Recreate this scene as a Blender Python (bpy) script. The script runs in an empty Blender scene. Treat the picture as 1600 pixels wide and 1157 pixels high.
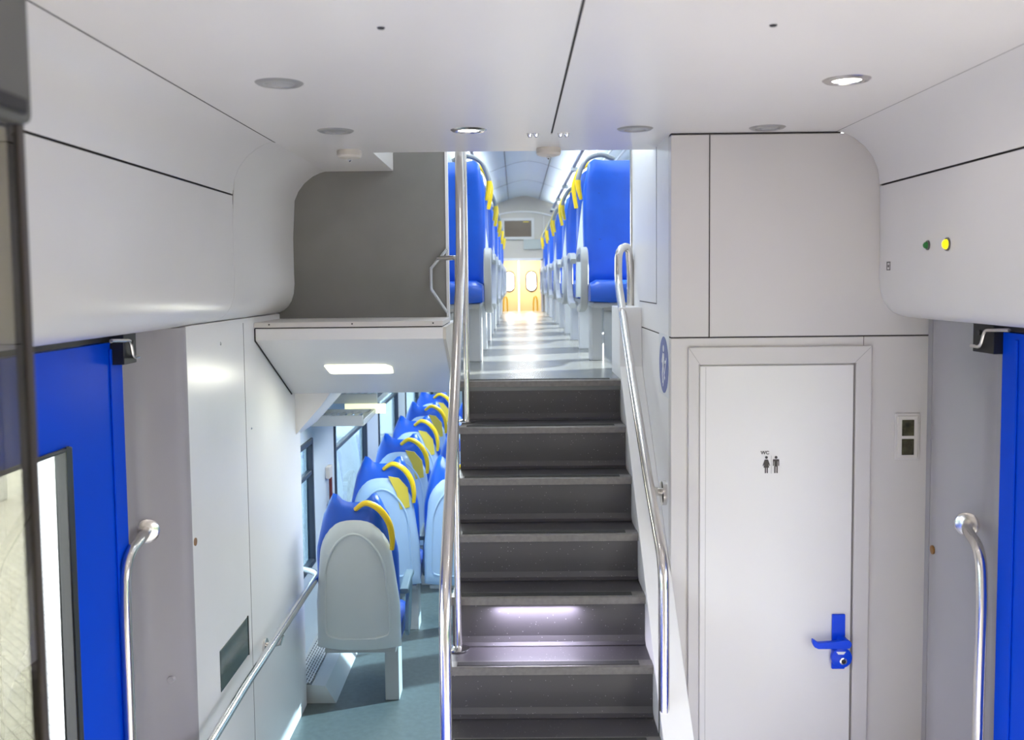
import bpy, bmesh, math, random
from mathutils import Vector, Matrix
random.seed(4)
S = bpy.context.scene
C = S.collection
PI = math.pi
FZ = 1.90          # upper deck floor height above the vestibule floor
XC = 0.1415        # centre line of the coach

# ------------------------------------------------------------------ materials
def mat(name, col, rough=0.5, metal=0.0, spec=0.5, noise=0.0, nscale=40, bump=0.0, bscale=200, coat=0.0):
    m = bpy.data.materials.new(name); m.use_nodes = True
    nt = m.node_tree; b = nt.nodes['Principled BSDF']
    b.inputs['Base Color'].default_value = (*col, 1)
    b.inputs['Roughness'].default_value = rough
    b.inputs['Metallic'].default_value = metal
    b.inputs['Specular IOR Level'].default_value = spec
    b.inputs['Coat Weight'].default_value = coat
    tc = nt.nodes.new('ShaderNodeTexCoord')
    if noise > 0:
        n = nt.nodes.new('ShaderNodeTexNoise'); n.inputs['Scale'].default_value = nscale
        n.inputs['Detail'].default_value = 4
        nt.links.new(tc.outputs['Object'], n.inputs['Vector'])
        r = nt.nodes.new('ShaderNodeValToRGB')
        r.color_ramp.elements[0].position = 0.3; r.color_ramp.elements[1].position = 0.7
        r.color_ramp.elements[0].color = (*[c*(1-noise) for c in col], 1)
        r.color_ramp.elements[1].color = (*[min(1, c*(1+noise)) for c in col], 1)
        nt.links.new(n.outputs['Fac'], r.inputs['Fac'])
        nt.links.new(r.outputs['Color'], b.inputs['Base Color'])
    if bump > 0:
        n2 = nt.nodes.new('ShaderNodeTexNoise'); n2.inputs['Scale'].default_value = bscale
        nt.links.new(tc.outputs['Object'], n2.inputs['Vector'])
        bp = nt.nodes.new('ShaderNodeBump'); bp.inputs['Strength'].default_value = bump
        bp.inputs['Distance'].default_value = 0.002
        nt.links.new(n2.outputs['Fac'], bp.inputs['Height'])
        nt.links.new(bp.outputs['Normal'], b.inputs['Normal'])
    return m

def emis(name, col, strength):
    m = bpy.data.materials.new(name); m.use_nodes = True
    b = m.node_tree.nodes['Principled BSDF']
    b.inputs['Base Color'].default_value = (*col, 1)
    b.inputs['Emission Color'].default_value = (*col, 1)
    b.inputs['Emission Strength'].default_value = strength
    return m

def glassmat(name, tint, refl=1.0):
    m = bpy.data.materials.new(name); m.use_nodes = True
    nt = m.node_tree; nt.nodes.clear()
    o = nt.nodes.new('ShaderNodeOutputMaterial'); t = nt.nodes.new('ShaderNodeBsdfTransparent')
    g = nt.nodes.new('ShaderNodeBsdfGlossy'); f = nt.nodes.new('ShaderNodeLayerWeight'); x = nt.nodes.new('ShaderNodeMixShader')
    t.inputs['Color'].default_value = (*tint, 1); g.inputs['Roughness'].default_value = 0.02
    f.inputs['Blend'].default_value = .5
    pw = nt.nodes.new('ShaderNodeMath'); pw.operation = 'POWER'; pw.inputs[1].default_value = 4
    mu = nt.nodes.new('ShaderNodeMath'); mu.operation = 'MULTIPLY_ADD'; mu.inputs[1].default_value = .55*refl; mu.inputs[2].default_value = .045*refl; mu.use_clamp = True
    nt.links.new(f.outputs['Facing'], pw.inputs[0]); nt.links.new(pw.outputs[0], mu.inputs[0]); nt.links.new(mu.outputs[0], x.inputs['Fac'])
    nt.links.new(t.outputs[0], x.inputs[1]); nt.links.new(g.outputs[0], x.inputs[2])
    nt.links.new(x.outputs[0], o.inputs['Surface'])
    return m

WHITE = mat('white_laminate', (.80, .785, .775), .32, noise=.015, nscale=3)
CEIL = mat('ceiling_panel', (.74, .71, .685), .30, noise=.015, nscale=2)
HEAD = mat('header_panel', (.72, .695, .68), .30, noise=.015, nscale=2)
WCM = mat('wc_panel', (.63, .60, .58), .35, noise=.01, nscale=3)  # same white as the door leaf, darkened for the dimmer light here
GREYP = mat('grey_panel', (.215, .205, .19), .55, noise=.04, nscale=6)
POST = mat('grey_post', (.36, .345, .365), .40, noise=.02, nscale=4)
POSTL = mat('grey_post_light', (.50, .48, .50), .35)
DARK = mat('dark_seam', (.03, .025, .022), .7)
SEAM = mat('fine_seam', (.20, .18, .17), .7)
BLACK = mat('black_recess', (.008, .008, .01), .5)
RUB = mat('black_rubber', (.03, .03, .032), .5)
BLUE = mat('blue_door_paint', (.0005, .062, .66), .42, spec=.07, noise=.02, nscale=2)
HBLUE = mat('blue_handle', (.002, .06, .72), .28, spec=.3)
SEATB = mat('blue_leather', (.010, .095, .56), .34, noise=.10, nscale=6, bump=.10, bscale=300)
SHELL = mat('seat_shell', (.60, .66, .67), .28, noise=.02, nscale=5)
SHELL_DAYLIT = mat('seat_shell_daylit', (.40, .56, .74), .28, noise=.02, nscale=5)  # same shell as SHELL, with blue daylight put into the colour
ARM = mat('armrest_grey', (.46, .48, .48), .35)
ARMD = mat('armrest_slate', (.13, .21, .26), .4)
YEL = mat('yellow_plastic', (.80, .55, .01), .35)
TUBEG = mat('grey_tube', (.22, .24, .25), .35)
STEEL = mat('brushed_steel', (.72, .69, .66), .22, metal=1.0, bump=.03, bscale=60)
CHROME = mat('chrome', (.8, .8, .8), .12, metal=1.0)
ALU = mat('aluminium_nosing', (.155, .145, .138), .42, metal=.2, noise=.12, nscale=60)
STRIP = mat('anti_slip_black', (.018, .018, .016), .8, bump=.5, bscale=400)
FLOORG = mat('upper_floor', (.135, .142, .140), .26, noise=.10, nscale=3)
FLOORL = mat('lower_floor', (.10, .122, .122), .40, noise=.12, nscale=30)
ALUR = mat('rack_aluminium', (.45, .47, .46), .35, metal=.5)
RBLUE = mat('rack_blue', (.03, .08, .22), .3)
WFRAME = mat('window_gasket', (.03, .04, .055), .4)
CREAM = mat('smoke_cream', (.62, .57, .50), .45)
PICT = mat('pictogram_dark', (.06, .05, .045), .6)
DISP = mat('display_dark', (.06, .055, .03), .15, noise=.7, nscale=30)
SIGNB = mat('sign_blue', (.02, .05, .30), .35)
SIGNW = mat('sign_white', (.8, .8, .82), .4)
BROWN = mat('amber_plug', (.28, .13, .03), .3)
SCREEN = mat('screen_brown', (.13, .09, .055), .3)
BEIGE = mat('beige_bulkhead', (.55, .50, .44), .45, noise=.03, nscale=4)
RED = mat('dark_red', (.16, .03, .02), .4)
PALEB = mat('pale_ceiling', (.60, .66, .70), .45, noise=.02, nscale=2)  # cool daylight cast of the decks is put into this colour
GLASS = glassmat('window_glass', (.90, .94, .96))
GLASSC = glassmat('coach_window_glass', (.48, .60, .68))
SCRG = glassmat('screen_glass', (.60, .58, .50), 1.6)
LEDG = emis('green_led', (.01, .12, .02), .25)
LEDY = emis('yellow_led', (1, .82, .0), 1.6)
LAMP = emis('lamp_white', (1, .97, .92), 9)
LAMPO = mat('lamp_lens_off', (.45, .45, .44), .2)
LAMPW = emis('soffit_lamp', (1, 1, .72), 1.8)
RACKGLOW = emis('rack_glow', (.95, .95, .60), .55)
STEPL = emis('step_lamp', (.85, .82, 1), 3)
GRILLE = None

# speckled rubber stair covering
RIS = mat('stair_rubber', (.060, .056, .060), .42)
nt = RIS.node_tree; b = nt.nodes['Principled BSDF']
tc = nt.nodes.new('ShaderNodeTexCoord'); vo = nt.nodes.new('ShaderNodeTexVoronoi'); vo.inputs['Scale'].default_value = 60
cr = nt.nodes.new('ShaderNodeValToRGB'); cr.color_ramp.elements[0].color = (.30, .29, .30, 1); cr.color_ramp.elements[1].color = (.058, .054, .058, 1)
cr.color_ramp.elements[0].position = .06; cr.color_ramp.elements[1].position = .11
nt.links.new(tc.outputs['Object'], vo.inputs['Vector']); nt.links.new(vo.outputs['Distance'], cr.inputs['Fac']); nt.links.new(cr.outputs['Color'], b.inputs['Base Color'])

# perforated heater grille (rows of dark slots)
GRILLE = mat('perforated_grille', (.62, .64, .63), .4)
nt = GRILLE.node_tree; b = nt.nodes['Principled BSDF']
tc = nt.nodes.new('ShaderNodeTexCoord'); mp = nt.nodes.new('ShaderNodeMapping'); mp.inputs['Rotation'].default_value = (0, 0, PI/2)
br = nt.nodes.new('ShaderNodeTexBrick'); br.inputs['Scale'].default_value = 22
br.inputs['Color1'].default_value = (.02, .02, .02, 1); br.inputs['Color2'].default_value = (.02, .02, .02, 1)
br.inputs['Mortar'].default_value = (.62, .64, .63, 1); br.inputs['Mortar Size'].default_value = .11; br.inputs['Brick Width'].default_value = .8; br.inputs['Row Height'].default_value = .35
nt.links.new(tc.outputs['Object'], mp.inputs['Vector']); nt.links.new(mp.outputs['Vector'], br.inputs['Vector']); nt.links.new(br.outputs['Color'], b.inputs['Base Color'])

# exterior
PAVE = mat('pavement', (.55, .53, .50), .8)
nt = PAVE.node_tree; b = nt.nodes['Principled BSDF']
tc = nt.nodes.new('ShaderNodeTexCoord'); mp = nt.nodes.new('ShaderNodeMapping'); mp.inputs['Rotation'].default_value = (0, 0, PI/4)
br = nt.nodes.new('ShaderNodeTexBrick'); br.inputs['Scale'].default_value = 4
br.inputs['Color1'].default_value = (.56, .54, .51, 1); br.inputs['Color2'].default_value = (.48, .47, .45, 1); br.inputs['Mortar'].default_value = (.25, .24, .23, 1)
br.inputs['Mortar Size'].default_value = .012
nt.links.new(tc.outputs['Object'], mp.inputs['Vector']); nt.links.new(mp.outputs['Vector'], br.inputs['Vector']); nt.links.new(br.outputs['Color'], b.inputs['Base Color'])
GRASS = mat('grass', (.10, .22, .04), .9, noise=.5, nscale=6)
HEDGE = mat('hedge_leaves', (.07, .16, .03), .8, noise=.6, nscale=8)
RENDER = mat('pale_render', (.62, .60, .60), .8, noise=.05, nscale=2)
LEAF = mat('leaf_green', (.22, .30, .05), .6)

# ------------------------------------------------------------------ mesh helpers
class MB:
    def __init__(s): s.v = []; s.f = []; s.m = []
    def add(s, vs, fs, mi=0):
        o = len(s.v); s.v += [tuple(v) for v in vs]
        for f in fs: s.f.append(tuple(i+o for i in f)); s.m.append(mi)
        return s
    def box(s, x0, x1, y0, y1, z0, z1, mi=0):
        vs = [(x, y, z) for x in (x0, x1) for y in (y0, y1) for z in (z0, z1)]
        return s.add(vs, [(0, 1, 3, 2), (4, 6, 7, 5), (0, 4, 5, 1), (2, 3, 7, 6), (0, 2, 6, 4), (1, 5, 7, 3)], mi)
    def prism(s, pts, axis, a, b, mi=0):
        """pts: 2D outline; axis x: (y,z), y: (x,z), z: (x,y)"""
        def P(p, t):
            return {'x': (t, p[0], p[1]), 'y': (p[0], t, p[1]), 'z': (p[0], p[1], t)}[axis]
        n = len(pts); vs = [P(p, a) for p in pts] + [P(p, b) for p in pts]
        fs = [(i, (i+1) % n, n+(i+1) % n, n+i) for i in range(n)] + [tuple(range(n))[::-1], tuple(range(n, 2*n))]
        return s.add(vs, fs, mi)
    def tube(s, pts, r, n=12, mi=0, cap=True, flat=None):
        """round tube along a polyline; flat=(a,b): rectangle a along world X, b across"""
        P = [Vector(p) for p in pts]; vs = []; fs = []
        up = None
        for i, p in enumerate(P):
            t = (P[min(i+1, len(P)-1)] - P[max(i-1, 0)]).normalized()
            if flat:
                a = Vector((1, 0, 0)); c = t.cross(a).normalized()
                ring = [p + a*flat[0]*sx + c*flat[1]*sy for sx, sy in ((-1, -.6), (-.8, -1), (.8, -1), (1, -.6), (1, .6), (.8, 1), (-.8, 1), (-1, .6))]
            else:
                if up is None:
                    a = Vector((0, 0, 1)) if abs(t.z) < .9 else Vector((1, 0, 0))
                    up = (a - t*a.dot(t)).normalized()
                else: up = (up - t*up.dot(t)).normalized()
                c = t.cross(up); rr = r[i] if isinstance(r, (list, tuple)) else r
                ring = [p + (up*math.cos(2*PI*k/n) + c*math.sin(2*PI*k/n))*rr for k in range(n)]
            vs += ring
        k = 8 if flat else n; L = len(P)
        for i in range(L-1):
            for j in range(k): fs.append((i*k+j, i*k+(j+1) % k, (i+1)*k+(j+1) % k, (i+1)*k+j))
        if cap: fs += [tuple(range(k))[::-1], tuple((L-1)*k+j for j in range(k))]
        return s.add(vs, fs, mi)
    def lathe(s, prof, c, axis='z', n=28, mi=0, sx=1.0):
        """prof: list of (radius, height) along axis from centre c"""
        vs = []; fs = []; c = Vector(c)
        for r, h in prof:
            for k in range(n):
                a = 2*PI*k/n; u, v = r*math.cos(a)*sx, r*math.sin(a)
                vs.append(c + Vector({'z': (u, v, h), 'y': (u, h, v), 'x': (h, u, v)}[axis]))
        L = len(prof)
        for i in range(L-1):
            for j in range(n): fs.append((i*n+j, i*n+(j+1) % n, (i+1)*n+(j+1) % n, (i+1)*n+j))
        fs += [tuple(range(n))[::-1], tuple((L-1)*n+j for j in range(n))]
        return s.add(vs, fs, mi)
    def build(s, name, mats, parent=None, bevel=0, smooth=True, ang=35, seg=2):
        me = bpy.data.meshes.new(name); me.from_pydata(s.v, [], s.f)
        if not isinstance(mats, (list, tuple)): mats = [mats]
        for m in mats: me.materials.append(m)
        for p, mi in zip(me.polygons, s.m): p.material_index = mi
        bm = bmesh.new(); bm.from_mesh(me); bmesh.ops.remove_doubles(bm, verts=bm.verts, dist=1e-5)
        bmesh.ops.recalc_face_normals(bm, faces=bm.faces); bm.to_mesh(me); bm.free()
        if smooth:
            me.shade_smooth(); me.set_sharp_from_angle(angle=math.radians(ang))
        o = bpy.data.objects.new(name, me); C.objects.link(o)
        if parent: o.parent = parent
        if bevel:
            b = o.modifiers.new('bevel', 'BEVEL'); b.width = bevel; b.segments = seg; b.limit_method = 'ANGLE'; b.angle_limit = math.radians(40); b.harden_normals = True
        return o

def smoothpath(pts, n=6):
    """Catmull-Rom through the points"""
    P = [Vector(p) for p in pts]; out = []
    for i in range(len(P)-1):
        p0 = P[max(i-1, 0)]; p1 = P[i]; p2 = P[i+1]; p3 = P[min(i+2, len(P)-1)]
        for k in range(n):
            t = k/n
            out.append(.5*((2*p1) + (p2-p0)*t + (2*p0-5*p1+4*p2-p3)*t*t + (3*p1-p0-3*p2+p3)*t**3))
    out.append(P[-1]); return out

def bend(pts, r=.06, n=7):
    """polyline with rounded corners"""
    P = [Vector(p) for p in pts]; out = [P[0]]
    for i in range(1, len(P)-1):
        a, b, c = P[i-1], P[i], P[i+1]
        rr = min(r, (a-b).length*.49, (c-b).length*.49)
        s, e = b + (a-b).normalized()*rr, b + (c-b).normalized()*rr
        for k in range(n+1):
            t = k/n; out.append(s*(1-t)**2 + b*2*t*(1-t) + e*t*t)
    out.append(P[-1]); return out

def tag(o, label, cat, group=None):
    o['label'] = label; o['category'] = cat
    if group: o['group'] = group
    return o
def thing(name, label, cat, loc=(0, 0, 0), rz=0, group=None):
    o = bpy.data.objects.new(name, None); C.objects.link(o); o.location = loc; o.rotation_euler = (0, 0, rz)
    o.empty_display_size = .05
    return tag(o, label, cat, group)
def struct(o, label=None):
    o['kind'] = 'structure'
    if label: o['label'] = label
    return o

def copy_tree(o):
    c = o.copy(); C.objects.link(c)
    for ch in list(o.children):
        d = ch.copy(); C.objects.link(d); d.parent = c
        for g in list(ch.children):
            e = g.copy(); C.objects.link(e); e.parent = d
    return c

# ------------------------------------------------------------------ room shell
YB = -1.7   # rear end of the vestibule, behind the camera
CZ = 2.93
# vestibule ceiling, with the narrow part running on above the stairs to the lower deck
b = MB()
b.prism([(-.95, YB), (XC-.0035, YB), (XC-.0035, 4.04), (-.61, 4.04), (-.61, 4.72), (-.95, 4.72)], 'z', CZ, CZ+.09)
b.prism([(XC+.0035, YB), (1.233, YB), (1.233, 3.60), (.60, 3.60), (.60, 4.04), (XC+.0035, 4.04)], 'z', CZ, CZ+.09)
ceil = struct(b.build('ceiling', CEIL))
MB().box(XC-.0034, XC+.0034, YB, 3.59, CZ+.004, CZ+.05).build('ceiling_joint', DARK, ceil)
MB().box(XC-.0034, XC+.0034, 3.59, 4.04, CZ+.0005, CZ+.05).build('joint_cover', CEIL, ceil)
MB().prism([(-.612, 4.04), (-.608, 4.04), (-.608, 4.70), (-.612, 4.70)], 'z', CZ+.09, 3.75).build('void_side_panel', WHITE, ceil)
MB().box(-.61, .6, 4.0, 4.038, CZ+.09, 3.75).build('void_front_panel', WHITE, ceil)
MB().box(-.953, -.948, YB, 3.72, CZ-.0006, CZ+.03).build('header_joint', DARK, ceil)
MB().box(1.231, 1.233, YB, 3.60, CZ-.0006, CZ+.03).build('header_joint', SEAM, ceil)
# vestibule floor
struct(MB().box(-1.5, 1.75, 3.9, 14.6, -.06, 0).build('floor_lower', FLOORL))
struct(MB().box(-1.5, 1.75, YB, 3.9, -.06, 0).build('floor', mat('vestibule_floor', (.50, .49, .48), .35, noise=.1, nscale=60)))

# left wall of the stairs to the lower deck
b = MB().prism([(-1.30, 3.36), (-1.2, 3.36), (-1.2, 5.08), (-1.30, 5.08)], 'z', 0, 2.22)
wl = struct(b.build('wall_left', WHITE, bevel=.004))
MB().box(-1.2006, -1.1988, 4.065, 4.068, 0, 2.2).build('panel_seam', SEAM, wl)
MB().box(-1.2, -1.197, 3.62, 4.0, .737, .905).build('kick_window', mat('tinted_inset', (.06, .09, .085), .2), wl)
MB().box(-1.2, -1.195, 4.0, 4.006, .733, .909).build('inset_edge', DARK, wl)
for (y, z, r) in ((3.75, 2.13, .008), (4.15, 1.72, .006)):
    MB().lathe([(0.001, 0), (r, 0), (r*.6, .003)], (-1.2, y, z), 'x', 12).build('screw', CHROME, wl)

# wall with the toilet door (front wall right of the stairs)
b = MB(); b.box(.6, 1.61, 3.6, 3.66, 0, 2.142); b.box(.6, 1.61, 3.6, 3.66, 2.147, CZ-.006)
wf = struct(b.build('wall_front_right', WCM, bevel=.003))
s = MB(); s.box(.602, 1.6, 3.603, 3.65, 2.14, 2.149); s.box(.602, 1.25, 3.6, 3.65, CZ-.006, CZ+.001)
s.box(.746, .750, 3.5985, 3.62, 2.147, CZ-.007); s.build('panel_joint', DARK, wf)
s = MB(); s.box(1.346, 1.3485, 3.5985, 3.62, 2.108, 2.142); s.build('fine_joint', SEAM, wf)
# side wall of the toilet cabin, along the stairs
b = MB(); b.box(.6, .66, 3.661, 4.79, 0, 2.142); b.box(.6, .66, 3.661, 4.79, 2.147, 3.75)
wr = struct(b.build('wall_right', WHITE, bevel=.003))
s = MB(); s.box(.603, .65, 3.665, 4.785, 2.14, 2.149); s.box(.5988, .61, 3.965, 3.968, 2.27, 3.4); s.box(.5988, .61, 3.965, 4.50, 2.267, 2.271)
s.build('panel_joint', DARK, wr)
struct(MB().tube([(.605, 4.80, 2.15), (.605, 4.80, 3.7)], .016).build('trim_1', STEEL))

# grey bulkhead above the lower stairs
gp = struct(MB().box(-1.35, -.351, 4.70, 4.74, 2.17, 3.78).build('wall_front_left', GREYP))
MB().box(-.351, -.338, 4.695, 4.745, 1.9, 3.78).build('lit_edge', WHITE, gp)  # edge of the grey panel, light falling on it put in as white
# ledge and sloped soffit under it
sof = struct(MB().prism([(4.24, 2.165), (4.24, 2.112), (4.90, 1.787), (4.98, 1.787), (4.98, 2.165)], 'x', -1.2, -.335).build('trim_2', WHITE, bevel=.003))
l = MB().box(-1.2, -.335, 4.232, 4.70, 2.170, 2.194)
l.build('ledge_strip', mat('ledge_beige', (.62, .58, .55), .4), sof, bevel=.003)
MB().box(-1.199, -.34, 4.243, 4.6, 2.163, 2.172).build('ledge_joint', DARK, sof)
for x in (-1.13, -.75, -.38):
    MB().lathe([(0.001, 0), (.004, 0), (.004, -.001)], (x, 4.2325, 2.184), 'y', 10).build('screw', PICT, sof)
MB().prism([(4.238, 2.165), (4.238, 2.11), (4.905, 1.78), (4.98, 1.78), (4.98, 2.165)], 'x', -.335, -.322).build('end_cap', CREAM, sof)
s = MB(); s.prism([(4.236, 2.165), (4.236, 2.108), (4.90, 1.782), (4.90, 1.787), (4.242, 2.112), (4.242, 2.165)], 'x', -1.1995, -1.195); s.build('soffit_gasket', DARK, sof)

# lower deck: ceiling, walls, windows
struct(MB().box(-1.3, 1.5, 4.98, 14.6, 1.79, 1.88).build('ceiling_lower', PALEB))
MB().box(0,0,0,0,0,0)
def wall_windows(name, x0, x1, y0, y1, z0, z1, wins, wz0, wz1, m):
    b = MB(); b.box(x0, x1, y0, y1, z0, wz0); b.box(x0, x1, y0, y1, wz1, z1)
    ys = [y0] + [v for w in wins for v in w] + [y1]
    for i in range(0, len(ys), 2):
        if ys[i+1] - ys[i] > .001: b.box(x0, x1, ys[i], ys[i+1], wz0, wz1)
    return struct(b.build(name, m))
nwin = [0]
def window(x, side, y0, y1, z0, z1, transom=None):
    """gasket frame set in the wall opening; side +1: room lies towards +x"""
    nwin[0] += 1; up = z0 > 2
    t = .035; d0, d1 = (x-.03, x+.012) if side > 0 else (x-.012, x+.03)
    b = MB(); b.box(d0, d1, y0, y0+t, z0, z1); b.box(d0, d1, y1-t, y1, z0, z1)
    b.box(d0, d1, y0+t, y1-t, z0, z0+t); b.box(d0, d1, y0+t, y1-t, z1-t, z1)
    if transom: b.box(d0, d1-.005 if side > 0 else d1, y0+t, y1-t, transom, transom+.03)
    o = struct(b.build('window_%d' % nwin[0], WFRAME, bevel=.006))
    MB().box(x-.022, x-.016, y0+t*.5, y1-t*.5, z0+t*.5, z1-t*.5).build('pane', GLASS if up else GLASSC, o)
    return o
lw = [(4.1+.05, 5.80), (6.5, 7.9), (8.6, 10.0), (10.7, 12.1), (12.8, 14.2)]
wall_windows('wall_lower_left', -1.36, -1.3, 3.36, 14.6, 0, 1.80, lw, .60, 1.40, PALEB)
for a, c in lw: window(-1.3, 1, a, c, .60, 1.40, 1.17)
lwr = [(4.95, 6.15)] + lw[1:]
wall_windows('wall_lower_right', 1.5, 1.56, 3.66, 14.6, 0, 1.80, lwr, .60, 1.40, PALEB)
for a, c in lwr: window(1.5, -1, a, c, .60, 1.40)
struct(MB().box(-1.36, 1.56, 14.5, 14.6, 0, 1.9).build('wall_lower_front', PALEB))
# lower-deck cove above the rack
struct(MB().prism([(-1.3, 1.50), (-1.3, 1.79), (-1.0, 1.79), (-1.06, 1.71), (-1.22, 1.53)], 'y', 4.98, 5.62).build('trim_3', WHITE))

# upper deck: floor, side walls, windows, roof
b = MB(); b.box(-1.3, 1.5, 4.99, 14.5, FZ-.05, FZ); b.box(-1.3, -.32, 4.745, 4.99, FZ-.002, FZ); b.box(.6, 1.5, 4.745, 4.99, FZ-.05, FZ); b.box(-.32, .6, 4.395, 4.99, FZ-.05, FZ)
struct(b.build('floor_upper', FLOORG))
uw = [(5.3, 6.5), (6.95, 8.4), (8.95, 10.4), (10.95, 12.4), (12.9, 14.3)]
for nm, x0, x1, x, sd in (('wall_upper_left', -1.36, -1.3, -1.3, 1), ('wall_upper_right', 1.5, 1.56, 1.5, -1)):
    wall_windows(nm, x0, x1, 4.745, 14.5, FZ-.1, 3.12, uw, FZ+.42, FZ+1.12, PALEB)
    for a, c in uw: window(x, sd, a, c, FZ+.42, FZ+1.12)
roof = [(-1.36, 3.08), (-1.22, 3.28), (-.85, 3.46), (-.40, 3.55), (-.33, 3.555), (-.12, 3.63), (.0, 3.67), (XC-.03, 3.69), (XC+.02, 3.69), (.28, 3.67), (.40, 3.63), (.60, 3.555), (.68, 3.55), (1.1, 3.46), (1.45, 3.28), (1.56, 3.08)]
rt = [(x, z+.06) for x, z in roof][::-1]
cu = struct(MB().prism(roof+rt, 'y', 4.0, 14.6).build('ceiling_upper', PALEB, ang=50))
s = MB()
for x in (-.1, .37): s.box(x-.002, x+.002, 4.1, 14.45, 3.628 if x > 0 else 3.628, 3.64)
for y in (6.5, 8.4, 10.3, 12.2): s.prism([(p[0], p[1]-.002) for p in roof[4:12]] + [(p[0], p[1]+.01) for p in roof[4:12]][::-1], 'y', y-.002, y+.002)
s.build('panel_seam', SEAM, cu)

# far end wall of the upper deck with the opening to the far stairs
b = MB(); y0, y1 = 14.5, 14.58
b.box(-1.36, -.256, y0, y1, FZ-.05, 3.75); b.box(.391, 1.56, y0, y1, FZ-.05, 3.75); b.box(-.256, .391, y0, y1, 2.69, 3.75)
we = struct(b.build('wall_front', BEIGE))
fr = MB()
fr.tube(smoothpath([(-.33, 14.49, 3.38), (-.15, 14.49, 3.43), (.1, 14.49, 3.45), (.35, 14.49, 3.43), (.57, 14.49, 3.38)], 4), .012, 6)
fr.box(-.285, -.256, 14.47, 14.5, FZ, 2.72); fr.box(.391, .42, 14.47, 14.5, FZ, 2.72); fr.box(-.285, .42, 14.47, 14.5, 2.69, 2.73)
fr.box(-.24, -.235, 14.49, 14.5, 2.75, 3.38); fr.box(.44, .445, 14.49, 14.5, 2.75, 3.38)
fr.build('opening_frame', WHITE, we)
t = thing('information_display', 'small dark display in a pale frame high on the far end wall', 'display', (.04, 14.5, 3.06))
b = MB(); b.box(-.255, .255, -.03, 0, -.04, 0.0); b.box(-.255, .255, -.03, 0, .25, .29); b.box(-.255, -.21, -.03, 0, 0, .25); b.box(.21, .255, -.03, 0, 0, .25)
b.build('display_frame', WCM, t); MB().box(-.21, .21, -.02, 0, 0, .25).build('screen', SCREEN, t)
MB().box(.08, .17, -.022, -.019, .225, .235).build('indicator', YEL, t)
tag(MB().box(.125, .40, 14.47, 14.5, 2.865, 3.02).build('notice_panel', mat('notice_grey', (.42, .44, .42), .4), bevel=.003), 'blank grey notice panel below the display on the far end wall', 'panel')

# far vestibule behind the opening
b = MB(); b.box(-1.3, -1.24, 14.6, 16.4, .3, 3); b.box(1.44, 1.5, 14.6, 16.4, .3, 3)
struct(b.build('wall_far_side', BEIGE))
struct(MB().box(-1.3, 1.5, 14.6, 16.4, .22, .3).build('floor_far', FLOORL))
struct(MB().box(-1.3, 1.5, 14.58, 16.4, 2.9, 3.0).build('ceiling_far', BEIGE))
b = MB(); b.box(-1.3, -.35, 16.0, 16.08, .3, 3); b.box(.48, 1.5, 16.0, 16.08, .3, 3); b.box(-.35, .48, 16.0, 16.08, 2.74, 3)
struct(b.build('wall_far_end', BEIGE))
def oval(cx, cz, w, h, n=24):
    r = w; pts = []
    for k in range(n):
        a = 2*PI*k/n; x = r*math.cos(a); z = r*math.sin(a) + (h-r)*(1 if math.sin(a) > 0 else -1)
        pts.append((cx+x, cz+z))
    return pts
def panel_hole(b, x0, x1, z0, z1, y0, y1, hole):
    """flat panel x0..x1, z0..z1 with an oval hole, thickness y0..y1"""
    n = len(hole); cx = sum(p[0] for p in hole)/n; cz = sum(p[1] for p in hole)/n
    outer = []
    for (x, z) in hole:
        dx, dz = x-cx, z-cz
        t = min(((x1-cx)/dx if dx > 1e-6 else (x0-cx)/dx if dx < -1e-6 else 1e9), ((z1-cz)/dz if dz > 1e-6 else (z0-cz)/dz if dz < -1e-6 else 1e9))
        outer.append((cx+dx*t, cz+dz*t))
    # snap nearest to the corners
    for cxn, czn in ((x0, z0), (x1, z0), (x0, z1), (x1, z1)):
        i = min(range(n), key=lambda k: (outer[k][0]-cxn)**2 + (outer[k][1]-czn)**2); outer[i] = (cxn, czn)
    vs = [(x, y0, z) for x, z in outer] + [(x, y0, z) for x, z in hole] + [(x, y1, z) for x, z in outer] + [(x, y1, z) for x, z in hole]
    fs = []
    for i in range(n):
        j = (i+1) % n
        fs += [(i, j, n+j, n+i), (2*n+i, 2*n+j, 3*n+j, 3*n+i), (n+i, n+j, 3*n+j, 3*n+i), (i, j, 2*n+j, 2*n+i)]
    b.add(vs, fs)
CREAMD = mat('cream_door', (.62, .55, .44), .4)
for k, (x0, x1, lab) in enumerate(((-.35, .045, 'left'), (.055, .48, 'right'))):
    cx = (x0+x1)/2 + (-.0 if k else .04)
    b = MB(); panel_hole(b, x0, x1, .3, 2.73, 16.02, 16.06, oval(cx, 2.37, .085, .165))
    d = struct(b.build('door_%d' % (4+k), CREAMD, smooth=False))
    r = MB(); p = oval(cx, 2.37, .09, .17); r.tube([(x, 16.015, z) for x, z in p + p[:1]], .012, 6); r.build('window_gasket', RUB, d)
    MB().prism(oval(cx, 2.37, .088, .168), 'y', 16.035, 16.045).build('pane', GLASS, d)
for x, nm in ((-.20, 'left'), (.34, 'right')):
    b = MB().tube(smoothpath([(x, 14.9, 1.3), (x, 14.9, 2.0), (x+.03*(1 if x < 0 else -1), 14.9, 2.12), (x+.06*(1 if x < 0 else -1), 14.9, 2.0), (x+.06*(1 if x < 0 else -1), 14.9, 1.3)], 5), .012, 8)
    tag(b.build('grab_rail', YEL), 'small yellow grab rail at the %s side of the far stair opening' % nm, 'rail', )

# back and outer walls of the vestibule
struct(MB().box(-1.6, 1.9, YB-.08, YB, 0, 3.1).build('wall_back', WHITE))

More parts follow.
